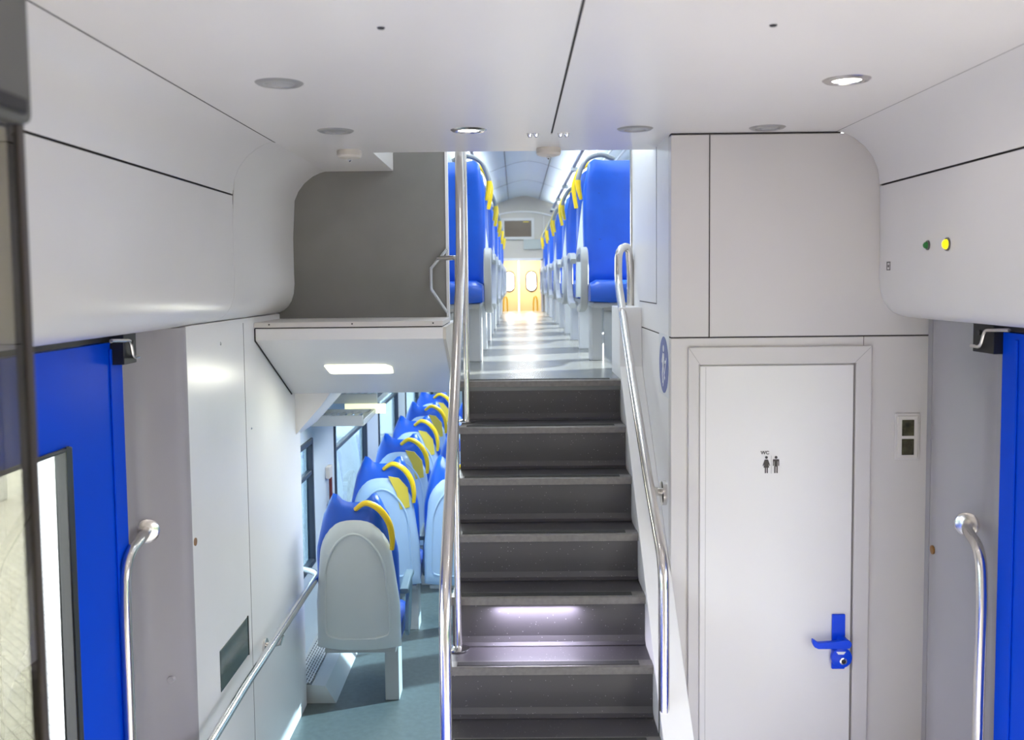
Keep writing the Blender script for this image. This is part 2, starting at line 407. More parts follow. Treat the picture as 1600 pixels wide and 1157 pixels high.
# ------------------------------------------------------------------ door headers
prof = [(1.233, 2.93), (1.262, 2.923), (1.30, 2.905), (1.341, 2.872), (1.372, 2.832), (1.392, 2.786), (1.400, 2.7265), (1.409, 2.7255), (1.409, 2.7205), (1.4005, 2.7195), (1.404, 2.60), (1.404, 2.43), (1.403, 2.37), (1.408, 2.32), (1.420, 2.283), (1.436, 2.257), (1.459, 2.236), (1.485, 2.224), (1.512, 2.217), (1.56, 2.211), (1.606, 2.208)]
def header(side, ya, yb, name, parent=None, z_cut=None):
    b = MB()
    p = [(x, z) for x, z in prof] + [(1.72, 2.208), (1.72, 2.96), (1.233, 2.96)]
    if side < 0: p = [(2*XC - x, z) for x, z in p]
    n = len(p); vs = [(x, ya, z) for x, z in p] + [(x, yb, z) for x, z in p]
    for i in range(n):
        j = (i+1) % n
        b.add([vs[i], vs[j], vs[n+j], vs[n+i]], [(0, 1, 2, 3)], 1 if i in (6, 7, 8) else 0)
    b.add(vs[:n], [tuple(range(n))]); b.add(vs[n:], [tuple(range(n))])
    return b.build(name, [HEAD, DARK], parent, ang=30)
t = thing('door_header_cover', 'rounded white header cover over the right blue door, with two indicator lights', 'cover', (0, 0, 0))
header(1, YB, 3.598, 'cover_panel', t)
t2 = thing('door_header_cover', 'rounded white header cover above the left blue door and left wall', 'cover', (0, 0, 0))
header(-1, YB, 3.698, 'cover_panel', t2)
# continuation of the left header beyond its seam, without the groove
pr2 = [q for i, q in enumerate(prof) if i not in (6, 7, 8, 9)]
p = [(2*XC-x, z) for x, z in pr2 + [(1.45, 2.208), (1.60, 2.208), (1.60, 2.96), (1.233, 2.96)] if True]
b = MB(); b.prism(p[:17] + [(2*XC-1.72, 2.208), (2*XC-1.72, 2.96), (2*XC-1.233, 2.96)], 'y', 3.7005, 4.70)
b.build('end_section', HEAD, t2, ang=30)
p3 = [(2*XC-x+(-.003), z+.001) for x, z in pr2]
MB().prism(p3 + [(2*XC-1.7, 2.21), (2*XC-1.7, 2.95)], 'y', 3.695, 3.702).build('section_seam', SEAM, t2)

# ------------------------------------------------------------------ door posts
def post(side, name):
    if side > 0:
        prof_ = [(1.612, 3.60), (1.598, 3.60), (1.598, 3.565), (1.612, 3.56), (1.612, 3.545), (1.590, 3.54), (1.578, 3.51), (1.574, 3.48), (1.580, 3.45), (1.600, 3.415), (1.640, 3.373), (1.682, 3.335), (1.69, 3.31), (1.682, 3.25), (1.660, 3.18), (1.655, 3.175), (1.645, 3.17), (1.625, 3.08), (1.72, 3.075), (1.72, 3.60)]
    else:
        prof_ = [(-1.45, 3.362), (-1.201, 3.362), (-1.201, 3.352), (-1.212, 3.337), (-1.235, 3.324), (-1.28, 3.302), (-1.32, 3.282), (-1.350, 3.262), (-1.360, 3.235), (-1.352, 3.15), (-1.345, 3.145), (-1.338, 3.14), (-1.326, 3.09), (-1.45, 3.09)]
    o = struct(MB().prism(prof_, 'z', 0, 2.215).build(name, POST, ang=40), None)
    return o
pr_ = post(1, 'trim_4'); pl_ = post(-1, 'trim_5')
MB().lathe([(.001, .0), (.017, 0), (.017, -.004), (.012, -.005)], (1.574, 3.475, 1.335), 'x', 18).build('plug', BROWN, pr_)
b = MB().lathe([(.001, 0), (.015, 0), (.015, .003)], (-1.2005, 3.325-.0+.06, 1.417), 'x', 18); b.build('plug', BROWN, wl)
MB().lathe([(.001, 0.01), (.014, 0.01), (.012, -.005)], (-1.275, 3.300, .93), 'y', 16).build('plug', POSTL, pl_)

# ------------------------------------------------------------------ entrance doors
def entrance(n, X, side, leaves, lab):
    for i, (a, c, w0, w1) in enumerate(leaves):
        b = MB(); x0, x1 = (X, X+.045) if side > 0 else (X-.045, X)
        z0, z1, wz0, wz1 = .02, 2.185, .62, 1.90
        b.box(x0, x1, a, c, z0, wz0); b.box(x0, x1, a, c, wz1, z1)
        b.box(x0, x1, a, w0, wz0, wz1); b.box(x0, x1, w1, c, wz0, wz1)
        d = struct(b.build('door_%d' % (n+i), BLUE, smooth=False), 'blue entrance door leaf with a tall window on the %s' % lab)
        xi = X - side*.012
        f = MB(); t = .035; xa, xb = min(xi, X+side*.03), max(xi, X+side*.03)
        f.box(xa, xb, w0, w0+t, wz0, wz1); f.box(xa, xb, w1-t, w1, wz0, wz1); f.box(xa, xb, w0+t, w1-t, wz0, wz0+t); f.box(xa, xb, w0+t, w1-t, wz1-t*.35, wz1)
        f.build('window_gasket', mat('gasket_grey', (.030, .028, .027), .35), d, bevel=.008)
        # rounded glass corners
        xg = X + side*.02
        MB().box(min(xg, xg+.006), max(xg, xg+.006), w0+.01, w1-.01, wz0+.01, wz1-.005).build('pane', GLASS, d)
        # pressed stiffening ridge along the free edge
        MB().box(X-.006 if side > 0 else X, X if side > 0 else X+.006, c-.10, c-.085, z0+.05, z1-.02).build('edge_ridge', BLUE, d, bevel=.003)
entrance(2, -1.32, -1, [(1.85, 3.088, 2.05, 2.70), (.60, 1.845, .78, 1.60)], 'left side')
entrance(6, 1.61, 1, [(1.85, 3.073, 2.02, 2.66)], 'right side')
b = MB(); b.box(-1.42, -1.32, YB, .6, 0, 2.22); struct(b.build('wall_side_left', WHITE))
b = MB(); b.box(1.61, 1.7, YB, .6, 0, 2.22); struct(b.build('wall_side_right', WHITE))
# outer skin above the doors so no daylight leaks over the headers
for q in ((-1.50, -1.46, YB, 4.8, 2.19, 3.75), (1.73, 1.77, YB, 4.8, 2.0, 3.75), (-1.5, 1.77, YB, 4.0, 3.1, 3.16), (1.722, 1.78, 3.09, 4.8, 0, 3.3),
          (-1.50, -1.452, 3.09, 3.4, 0, 2.3), (-1.46, -1.36, 3.36, 4.76, 1.75, 3.75), (.66, 1.56, 4.74, 4.78, 1.8, 3.8)):
    struct(MB().box(*q).build('wall_outer_skin', WHITE))
b = MB(); b.box(-1.42, -1.321, YB, 3.09, 2.19, 2.21, 0); b.box(1.611, 1.70, YB, 3.075, 2.19, 2.21, 0)
struct(b.build('trim_6', BLACK))

# black mechanism recess at the top of each post, with a bent steel arm
def mech(side, lab):
    X = 1.59 if side > 0 else -1.305
    y0, y1 = (3.07, 3.21) if side > 0 else (3.0, 3.10)
    t = thing('door_mechanism', lab, 'mechanism', (X, y0, 2.12), group=None)
    L = y1-y0
    b = MB(); x0, x1 = (-.012, .10) if side > 0 else (-.09, .03)
    b.box(x0, x1, 0, L, -.008, .092); b.build('recess_box', BLACK, t, bevel=.003)
    xx = -.024 if side > 0 else .042
    MB().tube(bend([(xx, L*.9, .012), (xx, L*.45, .012), (xx, L*.25, .07), (xx, -.12, .078)], .02), .006, 8).build('bent_arm', STEEL, t)
    MB().lathe([(.001, -.004), (.009, -.004), (.009, .004), (.001, .004)], (xx+(.008 if side > 0 else -.008), L*.62, .06), 'x', 12).build('roller', RUB, t)
mech(1, 'black door mechanism recess with bent arm beside the right blue door'); mech(-1, 'black door mechanism recess with bent arm beside the left blue door')

# ------------------------------------------------------------------ toilet door
b = MB()
x0, x1, ix0, ix1, zt, izt = .666, 1.376, .711, 1.308, 2.107, 2.040
b.prism([(x0, 0), (x0, zt), (x1, zt), (x1, 0), (ix1+.007, 0), (ix1+.007, izt), (ix0-.004, izt), (ix0-.004, 0)], 'y', 3.586, 3.6)
dr = struct(b.build('door_1', WCM, bevel=.003), 'white toilet door with blue lever handle')
MB().box(ix0, ix1, 3.591, 3.602, .01, izt-.006).build('door_leaf', mat('wc_leaf', (.76, .735, .715), .33), dr, bevel=.003)  # same white as the wall, stronger low daylight put into the colour
MB().box(ix1+.001, ix1+.007, 3.594, 3.602, 0, izt).build('door_gap', SEAM, dr)
MB().box(ix0-.004, ix0, 3.594, 3.602, 0, izt).build('hinge_gap', mat('light_gap', (.40, .38, .37), .6), dr)
MB().box(ix0+.022, ix0+.024, 3.5903, 3.592, .02, izt-.01).build('leaf_seam', mat('light_gap2', (.5, .48, .46), .6), dr)
s = MB()
for (xa, xb) in ((x0, ix0), (x1, ix1)):
    dx = .0012; s.prism([(xa-dx, zt), (xa+dx, zt), (xb+dx, izt), (xb-dx, izt)], 'y', 3.5852, 3.587)
s.build('mitre_joint', mat('light_gap3', (.42, .40, .38), .6), dr)
b = MB(); b.box(-.0265, .0255, -.012, 0, -.113, .108); hd = b.build('door_handle', HBLUE, dr, bevel=.004); hd.location = (1.2585, 3.591, .94); hd['label'] = 'blue lever handle and lock plate'
b = MB(); b.lathe([(.001, 0), (.020, 0), (.018, -.045), (.001, -.045)], (.010, -.01, .006), 'y', 20)
b.prism([(.034, .012), (.020, .023), (.0, .021), (-.03, .016), (-.095, .012), (-.108, .022), (-.117, .026), (-.118, .012), (-.110, -.006), (-.095, -.013), (-.03, -.014), (.01, -.014), (.028, -.012), (.036, .0)], 'y', -.058, -.036)
b.build('lever', HBLUE, hd, bevel=.004)
b = MB(); b.lathe([(.001, 0), (.041, 0), (.040, -.014), (.030, -.018), (.001, -.018)], (.008, -.011, -.062), 'y', 32); b.build('lock_rosette', HBLUE, hd); ro = hd
MB().lathe([(.001, 0), (.014, 0), (.014, -.006), (.010, -.007), (.001, -.007)], (.011, -.028, -.072), 'y', 20).build('lock_cylinder', CHROME, ro)
MB().lathe([(.001, 0), (.009, 0), (.001, -.0005)], (.011, -.0352, -.072), 'y', 16).build('keyhole', BLACK, ro)
b = MB(); b.prism([(-.008, -.046), (.014, -.046), (.022, -.035), (-.016, -.035)], 'y', -.0295, -.0285); b.build('lock_indicator', mat('indicator_white', (.8, .8, .82), .4), ro)

# pictogram
pg = thing('toilet_sign', 'small dark WC pictogram of a woman and a man on the toilet door', 'sign', (.98, 3.5905, 1.60))
Y0, Y1 = -.0012, 0
def fig(cx, woman):
    b = MB(); b.lathe([(.0001, Y0), (.0055, Y0), (.0055, Y1), (.0001, Y1)], (cx, 0, .0735), 'y', 16)
    if woman:
        b.prism([(cx-.005, .0655), (cx+.005, .0655), (cx+.0075, .063), (cx+.0145, .041), (cx+.0122, .039), (cx+.0085, .048), (cx+.0105, .033), (cx-.0105, .033), (cx-.0085, .048), (cx-.0122, .039), (cx-.0145, .041), (cx-.0075, .063)], 'y', Y0, Y1)
        for sx in (-1, 1): b.box(cx+sx*.0037-.0022, cx+sx*.0037+.0022, Y0, Y1, .0115, .034)
    else:
        b.prism([(cx-.0115, .066), (cx+.0115, .066), (cx+.0122, .064), (cx+.0122, .040), (cx+.0088, .040), (cx+.0085, .058), (cx+.0065, .058), (cx+.0065, .037), (cx-.0065, .037), (cx-.0065, .058), (cx-.0085, .058), (cx-.0088, .040), (cx-.0122, .040), (cx-.0122, .064)], 'y', Y0, Y1)
        for sx in (-1, 1): b.box(cx+sx*.0042-.0024, cx+sx*.0042+.0024, Y0, Y1, .0115, .038)
    return b
fig(-.009, True).build('woman_figure', PICT, pg, smooth=False)
fig(.0285, False).build('man_figure', PICT, pg, smooth=False)
MB().box(.0095, .0105, Y0, Y1, .010, .080).build('divider_line', mat('line_grey', (.25, .22, .22), .5), pg)
def text(body, size, name, m, parent, loc, rot=(PI/2, 0, 0)):
    cu = bpy.data.curves.new(name, 'FONT'); cu.body = body; cu.size = size; cu.extrude = .0005; cu.offset = .0005
    tmp = bpy.data.objects.new('tmp', cu); C.objects.link(tmp)
    dg = bpy.context.evaluated_depsgraph_get(); me = bpy.data.meshes.new_from_object(tmp.evaluated_get(dg))
    bpy.data.objects.remove(tmp); me.materials.clear(); me.materials.append(m)
    o = bpy.data.objects.new(name, me); C.objects.link(o); o.parent = parent; o.location = loc; o.rotation_euler = rot
    return o
text('WC', .0185, 'lettering', PICT, pg, (-.031, -.0006, .086))

# call panel with two dark displays
t = thing('control_panel', 'white rectangular panel with two small dark windows beside the toilet door', 'panel', (1.521, 3.6, 1.75))
MB().box(-.049, .049, -.006, 0, -.094, .092).build('base_plate', WCM, t, bevel=.004)
MB().box(-.040, .040, -.010, -.004, -.084, .082).build('raised_plate', mat('panel_cream', (.66, .62, .58), .4), t, bevel=.003)
for z in (.003, -.072):
    MB().box(-.0235, .0235, -.0112, -.009, z, z+.063).build('display_window', DISP, t)

# round blue sign on the side wall of the toilet cabin
t = thing('handrail_sign', 'round blue sign with a white figure on the wall above the right handrail', 'sign', (.5995, 3.765, 2.025))
MB().box(-.0008, 0, -.125, .125, -.125, .125).build('backing', mat('clear_backing', (.70, .71, .72), .3), t)
MB().lathe([(.0001, 0), (.115, 0), (.115, -.0015), (.0001, -.0015)], (0, 0, 0), 'x', 40).build('blue_disc', SIGNB, t)
b = MB(); xa, xb = -.0024, -.0014
b.lathe([(.0001, xa), (.014, xa), (.014, xb), (.0001, xb)], (0, .005, .066), 'x', 16)
for P_ in ([(-.012, .045), (.02, .048), (.03, -.005), (.0, -.01)], [(.0, .0), (.022, .0), (.040, -.035), (.030, -.078), (.018, -.076), (.022, -.035)], [(.002, .0), (.016, .002), (-.004, -.040), (-.030, -.060), (-.038, -.050), (-.014, -.034)], [(-.012, .045), (.0, .047), (-.028, .018), (-.055, .022), (-.057, .012), (-.025, .006)], [(.018, .047), (.028, .038), (.048, .01), (.042, .004)], [(-.07, .03), (-.065, .034), (.02, -.088), (.012, -.090)]):
    b.prism(P_, 'x', xa, xb)
b.build('white_figure', SIGNW, t, smooth=False)

# indicator lights and square mark on the right header
def led(y, z, name, lab, m, r):
    t = thing(name, lab, 'light', (1.4035, y, z))
    MB().lathe([(.001, 0), (r*1.35, 0), (r*1.3, -.004), (r, -.005), (.001, -.005)], (0, 0, 0), 'x', 24).build('bezel', mat('bezel_grey', (.10, .09, .085), .3), t)
    MB().lathe([(.001, -.004), (r, -.004), (r*.8, -.012), (r*.35, -.016), (.001, -.017)], (0, 0, 0), 'x', 20).build('lens', m, t)
led(3.178, 2.478, 'indicator_light', 'small green indicator light on the right header cover', LEDG, .0125)
led(3.035, 2.476, 'indicator_light', 'lit yellow indicator light on the right header cover', LEDY, .0165)
b = MB(); s_ = .016
for (ya, yc, za, zc) in ((-s_, s_, s_-.0035, s_), (-s_, s_, -s_, -s_+.0035), (-s_, -s_+.003, -s_, s_), (s_-.003, s_, -s_, s_), (-.005, .006, -.005, .004)):
    b.box(1.4022, 1.4045, 3.51+ya, 3.51+yc, 2.413+za, 2.413+zc)
tag(b.build('square_mark', mat('mark_grey', (.16, .14, .15), .6)), 'small grey square symbol on the right header cover', 'mark')

# ------------------------------------------------------------------ staircase
SX0, SX1 = -.262, .492
def nose_y(k): return 4.394 - .2105*k
def nose_z(k): return FZ - .19*k
st = thing('staircase', 'dark speckled rubber staircase up to the upper deck with grey nosings', 'staircase', (0, 0, 0))
for k in range(10):
    yn, zn = nose_y(k), nose_z(k)
    b = MB()
    yb = nose_y(k-1)+.012 if k else yn+.02
    zb = max(zn-.19, 0)
    # tread and the riser below it, with a small cove at the foot
    b.prism([(yn+.012, zn-.003), (yb+.03, zn-.003), (yb+.03, zb), (yn-.016, zb), (yn+.004, zb+.008), (yn+.012, zb+.03)], 'x', SX0, SX1)
    stp = b.build('step', RIS, st, smooth=False)
    b = MB(); x1 = SX1+.004
    b.prism([(yn-.006, zn-.030), (yn-.008, zn-.004), (yn-.002, zn+.001), (yn+.050, zn+.001), (yn+.050, zn-.004), (yn+.013, zn-.005), (yn+.012, zn-.030)], 'x', SX0-.006, x1)
    b.build('nosing', ALU, stp, smooth=False)
    MB().box(SX0+.03, SX1-.05, yn+.006, yn+.040, zn, zn+.003).build('anti_slip_strip', STRIP, stp)
b = MB().box(-.08, .21, nose_y(4)-.001, nose_y(4)+.009, nose_z(4)-.0315, nose_z(4)-.030); b.build('step_light', STEPL, st)

# white stringer along the right wall and low parapet at the head of the stairs
off = .035; m_ = .19/.2105
pts = [(nose_y(9)-.3, 0), (nose_y(9)-.3, nose_z(9)-.3*m_+off+.05), (4.45, FZ+.10), (4.45, 2.24), (4.79, 2.24), (4.79, 0)]
z_at = lambda y: nose_z(0) + (y-nose_y(0))*m_ + off
pts = [(2.42, 0), (2.42, z_at(2.42)), (4.42, z_at(4.42)), (4.45, 2.24), (4.79, 2.24), (4.79, 0)]
wst = struct(MB().prism(pts, 'x', SX1+.001, .6).build('trim_7', WHITE, bevel=.003))

# ------------------------------------------------------------------ handrails
r_ = .0195
hr = thing('handrail', 'steel handrail on the left side of the stairs with upright posts', 'handrail', (0, 0, 0))
p = bend([(-.23, 2.79, 0), (-.23, 2.79, 1.36), (-.232, 3.13, 1.675), (-.234, 3.45, 1.995), (-.236, 3.99, 2.40), (-.252, 4.40, 2.78), (-.25, 4.45, 3.6)], .10)
p = bend([(-.23, 2.80, 0), (-.23, 2.80, 1.38), (-.236, 3.99, 2.44), (-.242, 4.10, 2.95), (-.242, 4.10, 3.5)], .16)
MB().tube(p, r_, 16).build('rail_tube', STEEL, hr)
MB().tube([(-.236, 3.515, nose_z(4)-.19+.0), (-.236, 3.515, 2.02)], .0135, 12).build('support_post', STEEL, hr)
MB().tube([(-.236, 4.359, nose_z(1)), (-.236, 4.359, 3.6)], .0135, 12).build('support_post', STEEL, hr)
for (y, z) in ((3.515, nose_z(5)), (4.359, nose_z(1))):
    MB().lathe([(.001, 0), (.042, 0), (.042, .004), (.03, .007), (.016, .010)], (-.236, y, z), 'z', 24).build('post_flange', CHROME, hr)
# bracket rod between rail and bulkhead edge, and the angular handle on it
t = thing('angled_handle', 'angular pale metal handle on the edge of the grey bulkhead', 'handle', (0, 0, 0))
MB().tube([(-.345, 4.69, 2.535), (-.425, 4.67, 2.44), (-.425, 4.67, 2.335), (-.348, 4.69, 2.215)], .008, 8).build('handle_bar', mat('pale_metal', (.66, .68, .70), .25, metal=.6), t)
MB().tube(bend([(-.39, 4.68, 2.49), (-.29, 4.60, 2.49), (-.29, 4.60, 1.95)], .02), .012, 10).build('cross_bar', STEEL, t)

hr2 = thing('handrail', 'steel handrail on the white wall at the right side of the stairs', 'handrail', (0, 0, 0))
p = bend([(.51, 3.19, .10), (.51, 3.21, 1.37), (.51, 3.554, 1.547+.02), (.51, 4.083, 1.925), (.512, 4.66, 2.37), (.515, 4.66, 2.52), (.57, 4.72, 2.55), (.585, 4.75, 2.42), (.586, 4.76, 2.20)], .09)
MB().tube(p, r_, 16).build('rail_tube', STEEL, hr2)
b = MB(); b.tube([(.515, 3.61, 1.575), (.53, 3.70, 1.525), (.59, 3.72, 1.508)], .017, 12); bk = b.build('wall_bracket', STEEL, hr2)
MB().lathe([(.001, 0), (.050, 0), (.050, -.016), (.043, -.020), (.001, -.020)], (.6, 3.722, 1.507), 'x', 24).build('wall_flange', STEEL, hr2)

hr3 = thing('handrail', 'steel handrail on the left white wall leading down to the lower deck', 'handrail', (0, 0, 0))
p = bend([(-1.12, 2.9, .70), (-1.12, 3.7, .735), (-1.12, 5.12, .745), (-1.28, 5.18, .76)], .09)
MB().tube(p, .0175, 14).build('rail_tube', STEEL, hr3)
MB().tube([(-1.12, 4.26, .72), (-1.13, 4.26, .685), (-1.19, 4.26, .67)], .015, 12).build('wall_bracket', STEEL, hr3)
MB().lathe([(.001, 0), (.036, 0), (.036, .010), (.028, .014), (.001, .014)], (-1.2, 4.26, .67), 'x', 24).build('wall_flange', STEEL, hr3)

# grab poles beside the doors
def grab(side):
    if side > 0:
        pts = [(1.652, 3.370, 1.462), (1.60, 3.27, 1.468), (1.576, 3.12, 1.44), (1.575, 3.10, 1.28), (1.570, 3.10, .95), (1.570, 3.10, .50), (1.60, 3.24, .42), (1.648, 3.366, .42)]
        lab = 'bent steel grab pole on the grey post beside the right blue door'; a = Vector((-.55, -.83, 0))
    else:
        pts = [(-1.335, 3.275, 1.49), (-1.31, 3.18, 1.495), (-1.303, 3.02, 1.47), (-1.302, 3.0, 1.32), (-1.302, 3.0, .95), (-1.302, 3.0, .5), (-1.295, 3.16, .42), (-1.325, 3.279, .42)]
        lab = 'bent steel grab pole on the grey post beside the left blue door'; a = Vector((.45, -.88, 0))
    t = thing('grab_pole', lab, 'handrail', (0, 0, 0))
    MB().tube(smoothpath([pts[0], pts[1]], 2)[:-1] + bend(pts[1:], .11) if False else bend(pts, .13, 10), .019, 16).build('pole_tube', STEEL, t)
    for p0 in (pts[0], pts[-1]):
        b = MB(); a_ = a.normalized(); b.tube([Vector(p0)-a_*.0, Vector(p0)+a_*.012, Vector(p0)+a_*.016], [.044, .044, .036], 28); b.build('wall_flange', STEEL, t)
grab(1); grab(-1)

# ------------------------------------------------------------------ ceiling fittings
def downlight(x, y, lab, lit):
    t = thing('downlight', lab, 'light', (x, y, CZ), group='round downlights in the vestibule ceiling')
    b = MB().lathe([(.040, -.001), (.044, -.006), (.060, -.005), (.067, 0), (.067, .002), (.040, .002)], (0, 0, 0), 'z', 36); b.f.pop(); b.f.pop(); b.m.pop(); b.m.pop()
    b.build('trim_ring', STEEL if lit == 1 else mat('ring_grey', (.36, .35, .34), .35, metal=.3), t)
    MB().lathe([(.001, -.0015), (.041, -.0015), (.041, .001)], (0, 0, 0), 'z', 30).build('lens', LAMP if lit else LAMPO, t)
    if lit:
        ld = bpy.data.lights.new('downlight_lamp', 'AREA'); ld.shape = 'DISK'; ld.size = .075; ld.energy = P_DOWN; ld.color = (1, .955, .90); ld.spread = math.radians(175)
        lo = bpy.data.objects.new('downlight_lamp', ld); C.objects.link(lo); lo.parent = t; lo.location = (0, 0, -.012)
    return t
P_DOWN = 0.9
for (x, y, lab, lit) in (
    (-.655, 2.629, 'large unlit downlight in the left of the ceiling, nearest the viewer', 0),
    (-.657, 3.45, 'unlit downlight in the ceiling behind the nearest left downlight', 0),
    (-.169, 3.469, 'faintly lit chrome-ringed downlight in the ceiling left of the centre joint', 1),
    (.447, 3.483, 'unlit downlight in the ceiling just right of the small chrome spots', 0),
    (.938, 3.488, 'unlit downlight in the ceiling above the toilet door wall', 0),
    (.942, 2.672, 'brightly lit downlight at the right of the ceiling', 1)): downlight(x, y, lab, lit)
for (x, y) in ((-.655, .9), (.942, .9), (-.169, 1.55), (.447, -.3), (-.655, -.9), (.942, -.9)):  # unseen downlights added to light the vestibule from behind
    t = downlight(x, y, 'added unseen downlight in the vestibule ceiling behind the viewer', 1)
def detector(x, y, lab):
    t = thing('smoke_detector', lab, 'detector', (x, y, CZ), group=None)
    MB().lathe([(.001, 0), (.050, 0), (.052, -.004), (.052, -.022), (.046, -.030), (.030, -.034), (.001, -.034)], (0, 0, 0), 'z', 32).build('housing', CREAM, t)
    MB().lathe([(.001, -.033), (.008, -.033), (.008, -.042), (.003, -.047), (.001, -.047)], (0, 0, 0), 'z', 14).build('sensor_tip', CHROME, t)
detector(-.70, 4.10-.13, 'cream smoke detector on the ceiling above the grey bulkhead')
detector(.144, 3.965, 'cream smoke detector on the ceiling at the end of the centre joint')
for x, lab in ((.071, 'pair of tiny chrome spots left of the ceiling joint'), (.187, 'pair of tiny chrome spots right of the ceiling joint')):
    t = thing('spot_pair', lab, 'light', (x, 3.57, CZ))
    for dx in (-.012, .012):
        MB().lathe([(.001, -.012), (.006, -.014), (.009, -.010), (.011, -.003), (.012, 0), (.012, .001)], (dx, 0, 0), 'z', 18).build('spot', CHROME, t)
for x, y, lab in ((-.291, 2.079, 'small black ceiling socket left of the centre joint'), (.575, 2.095, 'small black ceiling socket right of the centre joint')):
    tag(MB().lathe([(.001, 0), (.009, 0), (.007, -.003), (.001, -.003)], (x, y, CZ), 'z', 18).build('ceiling_socket', BLACK), lab, 'socket')

# soffit lamp
def on_sof(y): return 2.112 - (y-4.24)*(.325/.66)
b = MB(); xs = (-.945, -.615)
ya, yb = 4.525, 4.632
q = [(xs[0], ya+.01), (xs[0]+.012, ya), (xs[1]-.03, ya), (xs[1], ya+.03), (xs[1]-.003, yb-.008), (xs[1]-.015, yb), (xs[0]+.022, yb), (xs[0]+.010, yb-.01)]
vs = [(x, y, on_sof(y)-.004) for x, y in q] + [(x, y, on_sof(y)+.004) for x, y in q]
n = len(q); b.add(vs, [tuple(range(n)), tuple(range(n, 2*n))[::-1]] + [(i, (i+1) % n, n+(i+1) % n, n+i) for i in range(n)])
tag(b.build('soffit_lamp', LAMPW), 'lit flat rectangular lamp in the sloped soffit under the grey bulkhead', 'light')

# ------------------------------------------------------------------ luggage racks
def low_rack(y0, y1, z, lab):
    t = thing('luggage_rack', lab, 'rack', (-1.3, y0, z))
    L = y1-y0
    b = MB(); b.box(.02, .36, 0, .02, -.005, .06); b.box(.34, .36, .02, L, -.005, .03); b.box(0, .02, 0, L, -.005, .03); b.box(.02, .34, L-.02, L, -.005, .03)
    b.build('rack_frame', ALUR, t, bevel=.003)
    for i in range(6):
        x = .045 + i*.05; MB().box(x, x+.026, .02, L-.02, .0, .012).build('slat', ALUR, t)
    MB().prism([(-.0, -.005), (-.0, .2), (.05, .2), (.10, .06)], 'x', 0, .02).build('end_plate', ARM, t)
low_rack(5.60, 6.12, 1.505, 'slatted aluminium luggage rack above the nearest lower-deck window')
low_rack(6.20, 8.4, 1.565, 'slatted aluminium luggage rack further along the lower deck')
tag(MB().box(-1.15, -.88, 6.145, 6.165, 1.50, 1.565).build('rack_glow', RACKGLOW), 'pale yellow glowing panel between the lower-deck luggage racks', 'light')  # emissive panel giving a pale yellow bright patch between the racks
def up_rack(side, lab):
    t = thing('luggage_rack', lab, 'rack', (XC-.04, 0, 0))
    X = lambda d: side*d
    MB().tube([(X(.455), 5.0, 3.44), (X(.455), 14.4, 3.44)], .02, 8).build('front_tube', RBLUE, t)
    for i, d in enumerate((.57, .68, .79, .90, 1.01, 1.12)):
        MB().tube([(X(d), 5.0, 3.42-.0*i), (X(d), 14.4, 3.42)], .009, 6).build('rack_tube', ALUR, t)
    for y in (7.2, 8.8, 10.4, 12.0, 13.6):
        MB().box(*sorted((X(.43), X(1.2))), y-.02, y+.02, 3.39, 3.41).build('rack_bracket', ARM, t)
        MB().box(*sorted((X(.42), X(.49))), y-.07, y+.07, 3.395, 3.43).build('bracket_clamp', ARM, t)
up_rack(1, 'tubular overhead luggage rack on the right of the upper deck'); up_rack(-1, 'tubular overhead luggage rack on the left of the upper deck')

# heater duct with perforated grille along the lower left wall
t = thing('heater_duct', 'low heater duct with a perforated grille along the lower-deck window wall', 'heater', (-1.3, 5.1, 0))
MB().prism([(0, 0), (.26, 0), (.20, .10), (0, .12)], 'y', 0, 9.2).build('duct_body', mat('duct_metal', (.55, .57, .57), .35, metal=.3), t)
MB().prism([(.02, .1205), (.12, .1150), (.12, .1165), (.02, .1220)], 'y', .0, 9.1).build('grille', GRILLE, t)

# emergency hammer on the pillar between the lower windows
t = thing('emergency_hammer', 'small red emergency hammer on the pillar between lower-deck windows', 'hammer', (-1.3, 6.24, 1.05))
MB().box(0, .03, -.05, .05, .0, .08).build('holder', CREAM, t, bevel=.004)
MB().tube([(.02, .02, .0), (.02, .02, -.28)], .012, 8).build('hammer_handle', RED, t)

# ------------------------------------------------------------------ seats
def sheet(outline_w, z0, ztop, yc, th, wing, nu=16, nv=18, back=False, power=6):
    """closed pillow: half-width outline_w(v), bottom z0, top ztop(u), centre plane yc(z), thickness th, wing = forward curl of the edges"""
    b = MB(); F = []; B = []
    for j in range(nv+1):
        v = j/nv; rf = []; rb = []
        for i in range(nu+1):
            u = -1 + 2*i/nu
            u_ = math.copysign(1-(1-abs(u))**1.6, u)
            z = z0 + (ztop(u_)-z0)*v; x = outline_w(v)*u_
            e = (max(0, 1-abs(u_)**power))**.5 * (max(0, 1-abs(2*v-1)**(power*2)))**.5
            y = yc(z) - wing*abs(u_)**2.2
            rf.append((x, y - th/2*e, z)); rb.append((x, y + th/2*e, z))
        F.append(rf); B.append(rb)
    W = nu+1
    vs = [p for r in F for p in r] + [p for r in B for p in r]; o = len(F)*W; fs = []
    for j in range(nv):
        for i in range(nu):
            a = j*W+i; fs.append((a, a+1, a+W+1, a+W)); fs.append((o+a, o+a+W, o+a+W+1, o+a+1))
    b.add(vs, fs); return b

